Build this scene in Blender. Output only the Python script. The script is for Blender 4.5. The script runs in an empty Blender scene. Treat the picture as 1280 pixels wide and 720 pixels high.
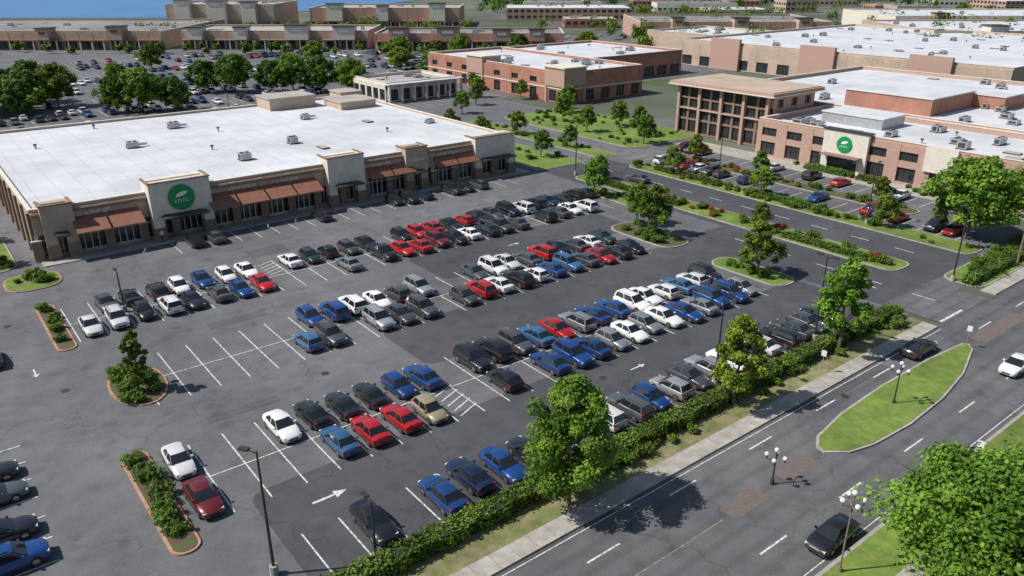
import bpy, bmesh, math, random
import numpy as np
from mathutils import Vector, Matrix
random.seed(7); rng=np.random.default_rng(7)
sc=bpy.context.scene
COL=sc.collection
# ---------------------------------------------------------------- materials
def newmat(name):
    m=bpy.data.materials.new(name); m.use_nodes=True
    nt=m.node_tree; b=nt.nodes['Principled BSDF']; return m,nt,b
def N(nt,t,**k):
    n=nt.nodes.new(t)
    for a,v in k.items(): setattr(n,a,v)
    return n
def pos(nt):
    return N(nt,'ShaderNodeNewGeometry').outputs['Position']
def noise(nt,scale,detail=3,rough=.6,src=None):
    n=N(nt,'ShaderNodeTexNoise'); n.inputs['Scale'].default_value=scale
    n.inputs['Detail'].default_value=detail; n.inputs['Roughness'].default_value=rough
    nt.links.new(src if src is not None else pos(nt),n.inputs['Vector']); return n.outputs['Fac']
def ramp(nt,fac,p0,p1,c0=(0,0,0,1),c1=(1,1,1,1)):
    r=N(nt,'ShaderNodeValToRGB'); e=r.color_ramp.elements
    e[0].position=p0;e[1].position=p1;e[0].color=c0;e[1].color=c1
    nt.links.new(fac,r.inputs['Fac']); return r.outputs['Color']
def mix(nt,fac,a,b,mode='MIX'):
    m=N(nt,'ShaderNodeMix',data_type='RGBA',blend_type=mode)
    for i,v in ((0,fac),(6,a),(7,b)):
        if isinstance(v,(int,float)): m.inputs[i].default_value=v
        elif isinstance(v,tuple): m.inputs[i].default_value=(*v[:3],1)
        else: nt.links.new(v,m.inputs[i])
    return m.outputs[2]
def M(name,c1,c2=None,scale=2.,rough=.8,p=(.35,.65),big=None,bump=0,metal=0,coat=0,spec=None,bscale=None):
    m,nt,b=newmat(name)
    if c2 is None: c2=tuple(x*.8 for x in c1)
    col=mix(nt,ramp(nt,noise(nt,scale),p[0],p[1]),c1,c2)
    if big:
        col=mix(nt,1.0,col,ramp(nt,noise(nt,big[0],2),.3,.7,(big[1],)*3+(1,),(big[2],)*3+(1,)),'MULTIPLY')
    nt.links.new(col,b.inputs['Base Color'])
    b.inputs['Roughness'].default_value=rough; b.inputs['Metallic'].default_value=metal
    b.inputs['Coat Weight'].default_value=coat
    if spec is not None: b.inputs['Specular IOR Level'].default_value=spec
    if bump:
        bp=N(nt,'ShaderNodeBump'); bp.inputs['Strength'].default_value=bump; bp.inputs['Distance'].default_value=.05
        nt.links.new(noise(nt,bscale or scale*4),bp.inputs['Height']); nt.links.new(bp.outputs[0],b.inputs['Normal'])
    return m
def asphalt(name,base,patch=.78,tracks=None):
    m,nt,b=newmat(name)
    fine=noise(nt,9,4,.8); mid=noise(nt,.35,5,.68); big=noise(nt,.05,3,.55)
    c=mix(nt,ramp(nt,fine,.3,.7),tuple(x*.8 for x in base),tuple(x*1.2 for x in base))
    c=mix(nt,1.,c,ramp(nt,mid,.3,.7,(patch,)*3+(1,),(1.18,)*3+(1,)),'MULTIPLY')
    c=mix(nt,1.,c,ramp(nt,big,.35,.65,(.82,)*3+(1,),(1.15,1.14,1.12,1)),'MULTIPLY')
    mp=N(nt,'ShaderNodeVectorMath',operation='MULTIPLY_ADD')
    nn=N(nt,'ShaderNodeTexNoise'); nn.inputs['Scale'].default_value=.5; nn.inputs['Detail'].default_value=3
    nt.links.new(pos(nt),nn.inputs['Vector'])
    nt.links.new(nn.outputs['Color'],mp.inputs[0]); mp.inputs[1].default_value=(5,5,0); nt.links.new(pos(nt),mp.inputs[2])
    v=N(nt,'ShaderNodeTexVoronoi',feature='DISTANCE_TO_EDGE'); v.inputs['Scale'].default_value=.075
    nt.links.new(mp.outputs[0],v.inputs['Vector'])
    cr=ramp(nt,v.outputs['Distance'],.002,.006,(.74,)*3+(1,),(1,1,1,1))
    c=mix(nt,1.,c,cr,'MULTIPLY')
    v2=N(nt,'ShaderNodeTexVoronoi'); v2.inputs['Scale'].default_value=.42; nt.links.new(pos(nt),v2.inputs['Vector'])
    c=mix(nt,1.,c,ramp(nt,v2.outputs['Distance'],.05,.32,(.75,)*3+(1,),(1,1,1,1)),'MULTIPLY')
    if tracks:
        sp=N(nt,'ShaderNodeSeparateXYZ'); nt.links.new(pos(nt),sp.inputs[0])
        mm=N(nt,'ShaderNodeMath',operation='SINE'); m2=N(nt,'ShaderNodeMath',operation='MULTIPLY'); m2.inputs[1].default_value=tracks
        nt.links.new(sp.outputs[1],m2.inputs[0]); nt.links.new(m2.outputs[0],mm.inputs[0])
        c=mix(nt,1.,c,ramp(nt,mm.outputs[0],0,1,(1.04,)*3+(1,),(.86,)*3+(1,)),'MULTIPLY')
    nt.links.new(c,b.inputs['Base Color']); b.inputs['Roughness'].default_value=.88
    bp=N(nt,'ShaderNodeBump'); bp.inputs['Strength'].default_value=.25; bp.inputs['Distance'].default_value=.02
    nt.links.new(fine,bp.inputs['Height']); nt.links.new(bp.outputs[0],b.inputs['Normal'])
    return m
def paintline(name,c,under,a=.36,b_=.54):
    m,nt,b=newmat(name)
    w=ramp(nt,noise(nt,5,5,.75),a,b_)
    nt.links.new(mix(nt,w,under,c),b.inputs['Base Color']); b.inputs['Roughness'].default_value=.7
    return m
def leafmat(name,dark,light):
    m,nt,b=newmat(name)
    at=N(nt,'ShaderNodeAttribute',attribute_name='tint')
    c=mix(nt,at.outputs['Fac'],dark,light)
    oi=N(nt,'ShaderNodeObjectInfo')
    hs=N(nt,'ShaderNodeHueSaturation')
    mr=N(nt,'ShaderNodeMapRange'); mr.inputs[3].default_value=.475; mr.inputs[4].default_value=.515
    nt.links.new(oi.outputs['Random'],mr.inputs[0]); nt.links.new(mr.outputs[0],hs.inputs['Hue'])
    mr2=N(nt,'ShaderNodeMapRange'); mr2.inputs[3].default_value=.85; mr2.inputs[4].default_value=1.25
    wn=N(nt,'ShaderNodeMath',operation='FRACT'); ml=N(nt,'ShaderNodeMath',operation='MULTIPLY'); ml.inputs[1].default_value=7.31
    nt.links.new(oi.outputs['Random'],ml.inputs[0]); nt.links.new(ml.outputs[0],wn.inputs[0]); nt.links.new(wn.outputs[0],mr2.inputs[0])
    nt.links.new(mr2.outputs[0],hs.inputs['Value']); nt.links.new(c,hs.inputs['Color'])
    nt.links.new(hs.outputs[0],b.inputs['Base Color']); b.inputs['Roughness'].default_value=.6
    b.inputs['Specular IOR Level'].default_value=.2
    tr=N(nt,'ShaderNodeBsdfTranslucent'); nt.links.new(hs.outputs[0],tr.inputs['Color'])
    mx=N(nt,'ShaderNodeMixShader'); mx.inputs[0].default_value=.3
    nt.links.new(b.outputs[0],mx.inputs[1]); nt.links.new(tr.outputs[0],mx.inputs[2])
    nt.links.new(mx.outputs[0],nt.nodes['Material Output'].inputs['Surface'])
    return m
ASPH=asphalt('asphalt_lot',(.124,.125,.133)); ASPHD=asphalt('asphalt_dark',(.064,.066,.073),.85); ROADM=asphalt('asphalt_road',(.112,.113,.119),.8,3.9)
WLINE=paintline('white_paint',(.66,.66,.64),(.17,.17,.17)); YLINE=paintline('yellow_paint',(.34,.29,.15),(.14,.135,.12),.45,.62)
CONC=M('concrete',(.42,.39,.34),(.31,.29,.26),1.5,.85,big=(.3,.8,1.1)); KERBR=M('red_kerb',(.40,.15,.09),(.38,.27,.2),2,.8)
GRASS=M('grass_m',(.10,.18,.024),(.18,.225,.045),1.3,.9,big=(.15,.7,1.2),bump=.6,bscale=12)
DRYG=M('dry_grass',(.29,.245,.14),(.12,.155,.04),.8,.9,big=(.2,.7,1.15),bump=.6,bscale=12)
MULCH=M('mulch_m',(.11,.07,.045),(.07,.10,.03),1.5,.95,bump=.6)
GROUND=M('ground_m',(.13,.13,.12),(.07,.10,.04),.03,.95,big=(.008,.7,1.3))
BRICKP=M('brick_paving',(.16,.125,.11),(.12,.105,.095),3,.9)
ROOFW=M('white_roof',(.66,.67,.69),(.565,.58,.60),.25,.6,big=(.07,.84,1.04))
ROOFT=M('tan_roof',(.42,.38,.33),(.33,.3,.27),.3,.8); ROOFG=M('grey_roof',(.27,.26,.25),(.19,.18,.17),.3,.8,big=(.05,.7,1.2))
TAN=M('tan_stucco',(.50,.38,.29),(.42,.33,.26),1,.85,big=(.2,.85,1.05)); CREAM=M('cream_stucco',(.68,.63,.54),(.6,.55,.47),1,.85)
BROWN=M('brown_stone',(.27,.175,.13),(.2,.14,.105),3,.85); BRICK=M('brick',(.42,.20,.135),(.34,.16,.11),2.5,.85,big=(.3,.8,1.1))
PINK=M('pink_brick',(.46,.30,.235),(.38,.25,.20),2.5,.85); AWN=M('rust_awning',(.27,.11,.07),(.2,.085,.055),2,.7)
TRIM=M('dark_trim',(.055,.05,.046),(.035,.03,.03),2,.5); METAL=M('galv_metal',(.45,.46,.47),(.35,.36,.37),2,.45,metal=.5)
GREEN=M('green_sign',(.0,.27,.075),(.0,.24,.07),2,.5); WHITEP=M('white_panel',(.8,.8,.78),(.75,.75,.73),2,.5)
POLEM=M('dark_pole',(.045,.045,.048),(.06,.055,.05),3,.5,metal=.3); WOOD=M('weathered_wood',(.24,.19,.14),(.17,.13,.1),5,.9)
BARK=M('bark',(.16,.12,.09),(.09,.07,.05),6,.95)
GLASS=M('storefront_glass',(.02,.026,.03),(.04,.047,.052),.6,.12,spec=.7); LAMP=M('lamp_lens',(.7,.7,.65),(.65,.65,.6),1,.3)
LEAF=leafmat('leaf_green',(.05,.105,.012),(.215,.33,.04)); LEAFD=leafmat('leaf_dark',(.038,.085,.013),(.15,.24,.035))
LEAFO=leafmat('leaf_orange',(.25,.09,.03),(.4,.18,.06))
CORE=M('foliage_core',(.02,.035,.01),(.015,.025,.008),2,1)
WATER=M('water_m',(.05,.17,.38),(.06,.2,.42),.02,.35)
# ---------------------------------------------------------------- mesh builder
class MB:
    def __init__(s): s.v=[];s.f=[];s.m=[]
    def quad(s,p,mi=0):
        b=len(s.v); s.v+= [tuple(q) for q in p]; s.f.append(tuple(range(b,b+len(p)))); s.m.append(mi)
    def box(s,x0,x1,y0,y1,z0,z1,mi=0,T=None):
        b=len(s.v)
        c=[(x,y,z) for z in (z0,z1) for x,y in ((x0,y0),(x1,y0),(x1,y1),(x0,y1))]
        if T: c=[T(*q) for q in c]
        s.v+=c
        for f in ((3,2,1,0),(4,5,6,7),(0,1,5,4),(1,2,6,5),(2,3,7,6),(3,0,4,7)):
            s.f.append(tuple(b+i for i in f)); s.m.append(mi)
    def prism(s,pts,z0,z1,mi=0):
        b=len(s.v); n=len(pts)
        s.v+=[(x,y,z0) for x,y in pts]+[(x,y,z1) for x,y in pts]
        s.f.append(tuple(b+n+i for i in range(n))); s.m.append(mi)
        for i in range(n):
            j=(i+1)%n; s.f.append((b+i,b+j,b+n+j,b+n+i)); s.m.append(mi)
    def tube(s,p,q,r0,r1,n=8,mi=0,cap=True):
        p=Vector(p);q=Vector(q); d=(q-p).normalized()
        u=d.orthogonal().normalized(); w=d.cross(u); b=len(s.v)
        for c,r in((p,r0),(q,r1)):
            for i in range(n):
                t=2*math.pi*i/n; s.v.append(tuple(c+u*(r*math.cos(t))+w*(r*math.sin(t))))
        for i in range(n):
            j=(i+1)%n; s.f.append((b+i,b+j,b+n+j,b+n+i)); s.m.append(mi)
        if cap:
            s.f.append(tuple(b+n-1-i for i in range(n))); s.m.append(mi)
            s.f.append(tuple(b+n+i for i in range(n))); s.m.append(mi)
    def ball(s,c,r,mi=0):
        zs=[-.95,-.6,0,.6,.95]
        for a,b in zip(zs[:-1],zs[1:]):
            s.tube((c[0],c[1],c[2]+a*r),(c[0],c[1],c[2]+b*r),r*math.sqrt(1-a*a),r*math.sqrt(1-b*b),10,mi,cap=False)
        s.tube((c[0],c[1],c[2]+.95*r),(c[0],c[1],c[2]+r),r*.31,r*.02,10,mi)
    def mesh(s,name,mats,smooth=None,recalc=False):
        me=bpy.data.meshes.new(name); me.from_pydata(s.v,[],s.f)
        for m in mats: me.materials.append(m)
        me.polygons.foreach_set('material_index',s.m)
        if recalc or smooth:
            bm=bmesh.new(); bm.from_mesh(me)
            if smooth: bmesh.ops.remove_doubles(bm,verts=bm.verts,dist=.0005)
            bmesh.ops.recalc_face_normals(bm,faces=bm.faces)
            if smooth:
                for f in bm.faces: f.smooth=True
                for e in bm.edges:
                    if len(e.link_faces)!=2 or e.calc_face_angle(3)>smooth or e.link_faces[0].material_index!=e.link_faces[1].material_index: e.smooth=False
            bm.to_mesh(me); bm.free()
        me.update(); return me
def obj(name,me,loc=(0,0,0),rz=0,s=1,parent=None):
    o=bpy.data.objects.new(name,me); COL.objects.link(o); o.location=loc; o.rotation_euler=(0,0,rz)
    o.scale=s if isinstance(s,tuple) else (s,s,s)
    if parent: o.parent=parent
    return o
def simple(name,mb,mats,**k): return obj(name,mb.mesh(name,mats,recalc=True),**k)
def sheet(name,pts,z,mat):
    mb=MB(); mb.quad([(x,y,z) for x,y in pts]); return obj(name,mb.mesh(name,[mat]))
def rect(x0,x1,y0,y1): return [(x0,y0),(x1,y0),(x1,y1),(x0,y1)]
def rrect(x0,x1,y0,y1,r,n=5):
    o=[]
    for cx,cy,a in((x1-r,y0+r,-90),(x1-r,y1-r,0),(x0+r,y1-r,90),(x0+r,y0+r,180)):
        for i in range(n+1):
            t=math.radians(a+90*i/n); o.append((cx+r*math.cos(t),cy+r*math.sin(t)))
    return o
def shrink(pts,d):
    n=len(pts); o=[]
    for i in range(n):
        p0=Vector(pts[i-1]);p=Vector(pts[i]);p1=Vector(pts[(i+1)%n])
        t=(p1-p0).normalized(); nn=Vector((-t.y,t.x))
        o.append(tuple(p+nn*d))
    return o
def raised(name,pts,kerb,fill,h=.14,w=.2):
    e=bpy.data.objects.new(name,None); COL.objects.link(e)
    a=MB(); a.prism(pts,0,h); simple('kerb',a,[kerb],parent=e)
    b=MB(); b.prism(shrink(pts,w),h-.02,h+.03); simple('planting_bed',b,[fill],parent=e)
    return e
def RD(r,d): return (.7865*r+.6175*d,-.6175*r+.7865*d)
# ---------------------------------------------------------------- ground
sheet('ground',[RD(-3500,-300),RD(3500,-300),RD(3500,6000),RD(-3500,6000)],0,GROUND)
sheet('asphalt_parking_lot',rect(-40,131,33,172),.02,ASPH)
sheet('asphalt_parking_lot',[(-40,172.02),(240,172.02),(300,300),(60,430),(-60,430)],.02,ASPH)
dk=MB()
for x0,x1,y0,y1 in((13,78,35,46.2),(33,79,54.5,63.5),(46,78,71,80),(88,104,36,104),(79,88,30,64)):
    dk.quad([(x,y,.028) for x,y in rrect(x0,x1,y0,y1,1.2)])
obj('repaved_asphalt',dk.mesh('repaved_asphalt',[ASPHD]))
NK=17.6
sheet('street_road',rect(-300,500,NK,29.6),.012,ROADM)
sheet('driveway_entrance',rect(79.5,90,29.62,36),.034,ROADM)
sheet('water',[RD(-1500,545),RD(-200,560),RD(-130,700),RD(-80,900),RD(-60,3500),RD(-2500,3500)],.3,WATER)
mb=MB(); mb.box(-100,78,29.6,31.1,0,.14); mb.box(91.5,300,29.6,31.2,0,.14); mb.box(-100,300,12.2,14.6,0,.15); mb.box(-100,300,NK-.25,NK,0,.14)
simple('sidewalk',mb,[CONC])
sj=MB()
for k in range(150):
    x=-60+k*1.5
    if x<78: sj.quad([(x,29.75,.144),(x+.04,29.75,.144),(x+.04,31.1,.144),(x,31.1,.144)])
    sj.quad([(x,12.2,.154),(x+.04,12.2,.154),(x+.04,14.6,.154),(x,14.6,.154)])
obj('sidewalk_joints',sj.mesh('sidewalk_joints',[BROWN]))
mb=MB(); mb.box(-100,78,31.1,34.7,0,.13); simple('dry_grass_verge',mb,[DRYG])
mb=MB(); mb.box(-100,300,14.6,NK-.25,0,.13); mb.box(-100,300,-60,12.2,0,.12); simple('grass_verge',mb,[GRASS])
raised('street_median',[(49,24.4),(50.5,23.2),(53,22.6),(58,22.3),(64,22.6),(70,23.5),(75.5,25.1),(76.5,25.9),(76,26.4),(70,26.9),(62,27.0),(55,26.7),(50.5,26.0),(49.2,25.2)],CONC,GRASS)
mb=MB()
mb.quad([(x,y,.02) for x,y in rrect(37.5,41.5,23.7,25.3,.6)]); mb.quad([(x,y,.02) for x,y in rrect(43.8,47.8,23.9,25.4,.6)]); mb.quad([(x,y,.02) for x,y in rrect(78,88,25.0,26.6,.6)])
obj('brick_paved_median',mb.mesh('brick_paved_median',[BRICKP]))
mk=MB()
def ml(x0,x1,y0,y1,z=.04,mi=0): mk.quad([(x,y,z) for x,y in rect(x0,x1,y0,y1)],mi)
PH=18.2-1.3
def stalls(a0,a1,b0,b1,mid=None,w=.11):
    i0=math.ceil((a0-PH)/2.6); i1=math.floor((a1-PH)/2.6)
    for i in range(i0,i1+1):
        x=PH+2.6*i; ml(x-w/2,x+w/2,b0,b1)
    if mid: 
        ml(PH+2.6*i0,PH+2.6*i1,mid-w/2,mid+w/2,.045)
stalls(11,73,45,55,50); stalls(11,73,62.5,72.5,67.5); stalls(9,84,79.5,89.5,84.5); stalls(13,74,35.2,40.2); stalls(24,80,99.3,104.2)
for k in range(9): ml(-3.6,1.6,42+2.6*k,42.12+2.6*k)
for k in range(24): ml(107.2,112.2,41+2.6*k,41.12+2.6*k); ml(118.6,123.6,41+2.6*k,41.12+2.6*k)
for (hx,hy) in((41.9,67.7),(31.5,84.7),(31.5,45.2)):
    for k in range(5):
        y=hy+.3+k*.95; mk.quad([(hx-1,y,.05),(hx+1.2,y+.9,.05),(hx+1.2,y+1.05,.05),(hx-1,y+.15,.05)])
def arrow(x,y,s,ang):
    c,s_=math.cos(ang),math.sin(ang)
    for P in ([(-1.2,-.1),(.3,-.1),(.3,.1),(-1.2,.1)],[(.3,-.4),(1.1,0),(.3,.4)]):
        mk.quad([(x+s*(px*c-py*s_),y+s*(px*s_+py*c),.052) for px,py in P])
for q in((4.5,75,.8,-1.57),(48,42.5,.8,0),(60,76,.8,0),(17.5,42.6,1.1,0),(83,40,1.,1.57)): arrow(*q)
for k in range(-20,70):
    x=k*9
    for y in (26.9 if x<36 or x>77 else 28.2,20.8):
        ml(x,x+2.8,y-.07,y+.07,.02)
ml(-100,36.8,24.25,24.35,.02,1); ml(88.5,300,25.6,25.7,.02,1)
ml(-100,78,29.2,29.28,.02); ml(-100,300,18.0,18.08,.02)
ml(79.6,84.4,29.9,30.2,.05)
for k in range(20): ml(97.9,98.05,42+k*6,44.5+k*6,.045)
for k in range(5): ml(84.6,84.75,33+k*6,35.5+k*6,.045)
obj('painted_markings',mk.mesh('painted_markings',[WLINE,YLINE]))
mb=MB()
for x,y in((30,22.5),(58,28),(25,59),(50,75.5),(6,70),(44,43),(4,88)):
    mb.quad([(x+.35*math.cos(t*.5236),y+.35*math.sin(t*.5236),.047) for t in range(12)])
obj('manhole_cover',mb.mesh('manhole_cover',[TRIM]))
mb=MB()
for x0,x1,y0,y1 in((14,20,57,58.2),(20,26,74.5,76),(31,36,92,95),(10,30,18.3,19.6),(56,66,28.4,29.1),(22,24,22,23.4),(1,3.5,93,99)):
    mb.quad([(x,y,.033) for x,y in rect(x0,x1,y0,y1)])
obj('asphalt_patches',mb.mesh('asphalt_patches',[asphalt('asphalt_patch',(.096,.097,.102))]))
raised('planted_island',[(11.2+2.3*math.cos(t*math.pi/10),67.2+4.2*math.sin(t*math.pi/10)) for t in range(20)],KERBR,MULCH)
raised('planted_island',rrect(7.1,9.0,42.8,56.5,.9),KERBR,MULCH)
raised('planted_island',rrect(6.9,8.7,78.2,91.5,.85),KERBR,MULCH)
raised('planted_island',rrect(5.2,11.0,97,103.2,2.3),KERBR,GRASS)
raised('planted_island',rrect(-6,7.5,105.5,150,2.3),CONC,GRASS)
raised('planted_island',rrect(74.2,78.4,45.5,56,1.8),CONC,GRASS)
raised('planted_island',rrect(74.2,79.5,62,73.5,2),CONC,MULCH)
raised('planted_island',rrect(84.5,88,76,91,1.6),CONC,GRASS)
raised('roadside_planting_strip',rrect(89.2,94,40,97,1.5),CONC,GRASS)
raised('roadside_planting_strip',rrect(102.4,107,37,97,1.5),CONC,GRASS)
raised('roadside_planting_strip',rrect(103.2,108,104,150,1.5),CONC,GRASS)
raised('roadside_planting_strip',rrect(88,99,104,150,2),CONC,GRASS)
raised('roadside_planting_strip',rrect(113.5,117,50,97,1.5),CONC,MULCH)
raised('roadside_planting_strip',rrect(92,130,31.3,36,1.5),CONC,GRASS)
raised('roadside_planting_strip',rrect(114,136,106,150,3),CONC,GRASS)
mb=MB(); mb.box(10,86,104.4,107.6,0,.15); mb.box(124,130,36,104,0,.15); simple('storefront_walkway',mb,[CONC])
# ---------------------------------------------------------------- buildings
class Bld:
    def __init__(s,name):
        s.name=name; s.parts={}
    def p(s,name,mat):
        if name not in s.parts: s.parts[name]=(MB(),mat)
        return s.parts[name][0]
    def done(s,loc=(0,0,0),rz=0):
        e=bpy.data.objects.new(s.name,None); COL.objects.link(e); e.location=loc; e.rotation_euler=(0,0,rz)
        for n,(mb,mat) in s.parts.items(): simple(n,mb,[mat],parent=e)
        return e
def units(B,x0,x1,y0,y1,z,n,seed,ks=1.):
    r=random.Random(seed); u=B.p('rooftop_units',METAL); k=B.p('unit_grilles',TRIM); pl=B.p('vent_pipes',ROOFT)
    for i in range(n):
        x=r.uniform(x0,x1);y=r.uniform(y0,y1); w=r.uniform(.7,1.4)*ks;d=r.uniform(.5,.95)*ks;h=r.uniform(.8,1.3)*ks
        t=r.random()
        if t<.5:
            u.box(x-w,x+w,y-d,y+d,z+.15,z+h); k.box(x-w-.1,x+w+.1,y-d-.1,y+d+.1,z,z+.14)
            for q in(-.5,.5): k.tube((x+q*w,y,z+h+.002),(x+q*w,y,z+h+.12),d*.38,d*.38,10)
            k.box(x-w-.02,x-w+.3,y-d*.7,y+d*.7,z+.3,z+h-.2)
            if r.random()<.4: u.box(x+w+.01,x+w+1.4,y-.3,y+.3,z+.3,z+.6)
        elif t<.85:
            pl.tube((x,y,z),(x,y,z+.6),.16,.16,8); k.tube((x,y,z+.6),(x,y,z+.8),.3,.24,8)
        else:
            k.box(x-.65,x+.65,y-1.25,y+1.25,z,z+.18); pl.box(x-.6,x+.6,y-1.2,y+1.2,z+.185,z+.3)
def flatroof(B,x0,x1,y0,y1,H,wall,par=.7,roofm=None,t=.35,n=8,seed=1,base=0,ks=1.):
    w=B.p('walls',wall); 
    w.box(x0,x1,y0,y0+t,base,H); w.box(x0,x1,y1-t,y1,base,H); w.box(x0,x0+t,y0+t,y1-t,base,H); w.box(x1-t,x1,y0+t,y1-t,base,H)
    B.p('roof',roofm or ROOFW).box(x0+t,x1-t,y0+t,y1-t,H-par-.3,H-par)
    c=B.p('coping',CREAM); o=.08
    for a in((x0-o,x1+o,y0-o,y0+t+o),(x0-o,x1+o,y1-t-o,y1+o),(x0-o,x0+t+o,y0+t+o+.005,y1-t-o-.005),(x1-t-o,x1+o,y0+t+o+.005,y1-t-o-.005)):
        c.box(*a,H+.003,H+.12)
    if n: units(B,x0+4,x1-4,y0+4,y1-4,H-par,n,seed,ks)
def facade(B,T,L,H,floors,bay,pier=.7,wall=None,wn='facade_piers',proud=.45,frame=TRIM,sub=3):
    wall=wall or TAN; g=B.p('windows',GLASS); w=B.p(wn,wall); f=B.p('window_frames',frame)
    g.box(.05,L-.05,.03,.08,.2,H-.3,T=T)
    n=max(1,round(L/bay)); bw=L/n
    for i in range(n+1):
        s=i*bw; w.box(max(0,s-pier/2),min(L,s+pier/2),.01,proud,.1,H-.05,T=T)
    prev=.1
    for zb,zt in floors:
        if zb>prev+.05: w.box(0.0,L,.012,proud-.06,prev,zb,T=T)
        prev=zt
    w.box(0,L,.012,proud-.06,prev,H-.06,T=T)
    for zb,zt in floors:
        for i in range(n):
            a=i*bw+pier/2;b=(i+1)*bw-pier/2
            for k in range(1,sub):
                s=a+(b-a)*k/sub; f.box(s-.05,s+.05,.081,.17,zb,zt,T=T)
            f.box(a,b,.082,.16,zb,zb+.12,T=T); f.box(a,b,.082,.16,zt-.12,zt,T=T)
            if zt-zb>2: f.box(a,b,.082,.16,zb+(zt-zb)*.7,zb+(zt-zb)*.7+.08,T=T)
    return n,bw
# --- grocery store (white roof)
B=Bld('grocery_store_building')
flatroof(B,10,84,107.5,166,6.4,TAN,n=15,seed=3,par=.35,ks=.9)
TF=lambda s,n,z:(10+s,107.5-n,z)
n,bw=facade(B,TF,74,6.1,[(.35,3.3)],4.1,.8,TAN,sub=4,frame=CREAM)
aw=B.p('awnings',AWN); br=B.p('stone_piers',BROWN)
for i in range(n+1):
    s=i*bw; br.box(s-.55,s+.55,.455,.75,.15,2.6,T=TF); B.p('pier_caps',CREAM).box(s-.6,s+.6,.46,.82,2.6,2.75,T=TF)
def awning(s0,s1,z,dep,drop,T):
    b=[T(s0,.46,z),T(s1,.46,z),T(s1,.46+dep,z-drop),T(s0,.46+dep,z-drop)]
    lo=[(x,y,zz-.12) for x,y,zz in b]
    k=len(aw.v); aw.v+=b+lo
    for f in((0,1,2,3),(7,6,5,4),(3,2,6,7),(0,3,7,4),(2,1,5,6),(1,0,4,5)): aw.f.append(tuple(k+q for q in f)); aw.m.append(0)
towers=[(13.4,21.2,7.8,CREAM,1.5),(38.5,44.5,7.5,CREAM,1.2),(52,56,7.1,TAN,.9),(65.5,73.9,7.0,CREAM,.9),(1.0,4.6,6.9,TAN,.7)]
def intower(s): return any(a-.3<s<b+.3 for a,b,*_ in towers)
for i in range(n):
    c=(i+.5)*bw
    if not intower(c): awning(i*bw+.15,(i+1)*bw-.15,4.9,3.0 if i<9 else 1.9,1.35,TF)
c=B.p('cornice',BROWN)
e_=0
for a,b,*_ in sorted(towers)+[(74.01,75)]:
    if a>e_: c.box(e_,a-.01,.46,.68,5.6,5.95,T=TF)
    e_=b+.01
for a,b,H,mt,pr in towers:
    w=B.p('entrance_tower_'+mt.name,mt)
    w.box(a,a+1.3,.47,pr+.5,.1,H,T=TF); w.box(b-1.3,b,.47,pr+.5,.1,H,T=TF); w.box(a+1.301,b-1.301,.48,pr+.49,3.6,H,T=TF)
    w.box(a,b,-1.6,-.36,5.7,H,T=TF); w.box(a,a+.4,-.355,.465,6.2,H,T=TF);w.box(b-.4,b,-.355,.465,6.2,H,T=TF)
    w.box(a+.401,b-.401,-.355,.465,H-.5,H-.25,T=TF)
    B.p('tower_coping',BROWN).box(a-.12,b+.12,pr+.2,pr+.62,H+.003,H+.16,T=TF); B.p('tower_coping',BROWN).box(a-.12,a+.25,-1.65,pr+.199,H+.003,H+.16,T=TF); B.p('tower_coping',BROWN).box(b-.25,b+.12,-1.65,pr+.199,H+.003,H+.16,T=TF)
    br.box(a-.08,a+1.38,.471,pr+.6,.12,1.9,T=TF); br.box(b-1.38,b+.08,.471,pr+.6,.12,1.9,T=TF)
    B.p('entrance_canopy',TRIM).box(a+1.0,b-1.0,pr+.51,pr+2.2,3.3,3.5,T=TF)
def disc(B,T,s,z,r,n0):
    d=B.p('round_sign_green',GREEN); w=B.p('round_sign_lettering',WHITEP); k=len(d.v); m=32
    for q in(n0,n0+.15):
        for i in range(m): d.v.append(T(s+r*math.cos(2*math.pi*i/m),q,z+r*math.sin(2*math.pi*i/m)))
    d.f.append(tuple(k+m+i for i in range(m))); d.m.append(0); d.f.append(tuple(k+i for i in range(m))); d.m.append(0)
    for i in range(m): d.f.append((k+i,k+(i+1)%m,k+m+(i+1)%m,k+m+i)); d.m.append(0)
    ks=r/1.7
    lf=[(-.75,-.05),(-.55,.38),(-.1,.62),(.45,.68),(.85,.55),(.6,.3),(.2,.1),(-.3,.02)]
    w.quad([T(s+x*ks,n0+.16,z+(y+.1)*ks) for x,y in lf])
    x=-.9*ks;j=0
    while x<.75*ks:
        w.box(s+x,s+x+.07*ks,n0+.151,n0+.2,z-.62*ks,z-.22*ks,T=T)
        w.box(s+x+.0701*ks,s+x+.2*ks,n0+.151,n0+.2,z+(-.3 if j%2 else -.62)*ks,z+(-.22 if j%2 else -.54)*ks,T=T)
        x+=.36*ks;j+=1
disc(B,TF,17.3,5.6,1.7,2.0)
for s0,s1 in((39.7,43.3),(52.8,55.4),(67,72),(6,9),(24,28),(31,34.5),(46.5,50),(58.5,62.5)):
    it=intower((s0+s1)/2); pr=[t[4] for t in towers if t[0]<(s0+s1)/2<t[1]]; q=(pr[0]+.505) if it else .46
    for k in range(int((s1-s0)/.5)):
        x=s0+k*.5; W_=B.p('shop_signs',WHITEP); W_.box(x,x+.09,q,q+.08,5.0,5.4,T=TF); W_.box(x+.0901,x+.32,q,q+.08,5.3 if k%2 else 5.0,5.4 if k%2 else 5.1,T=TF)
        if k%3: W_.box(x+.3201,x+.4,q,q+.08,5.0,5.4,T=TF)
TL=lambda s,n,z:(10-n,107.5+s,z)
for k in range(12): B.p('side_pilasters',BROWN).box(k*5,k*5+.7,.01,.3,0,6.1,T=TL)
for k in range(24): B.p('roof_seams',ROOFT).box(12+k*3,12.05+k*3,109,164.5,6.0,6.065)
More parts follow.
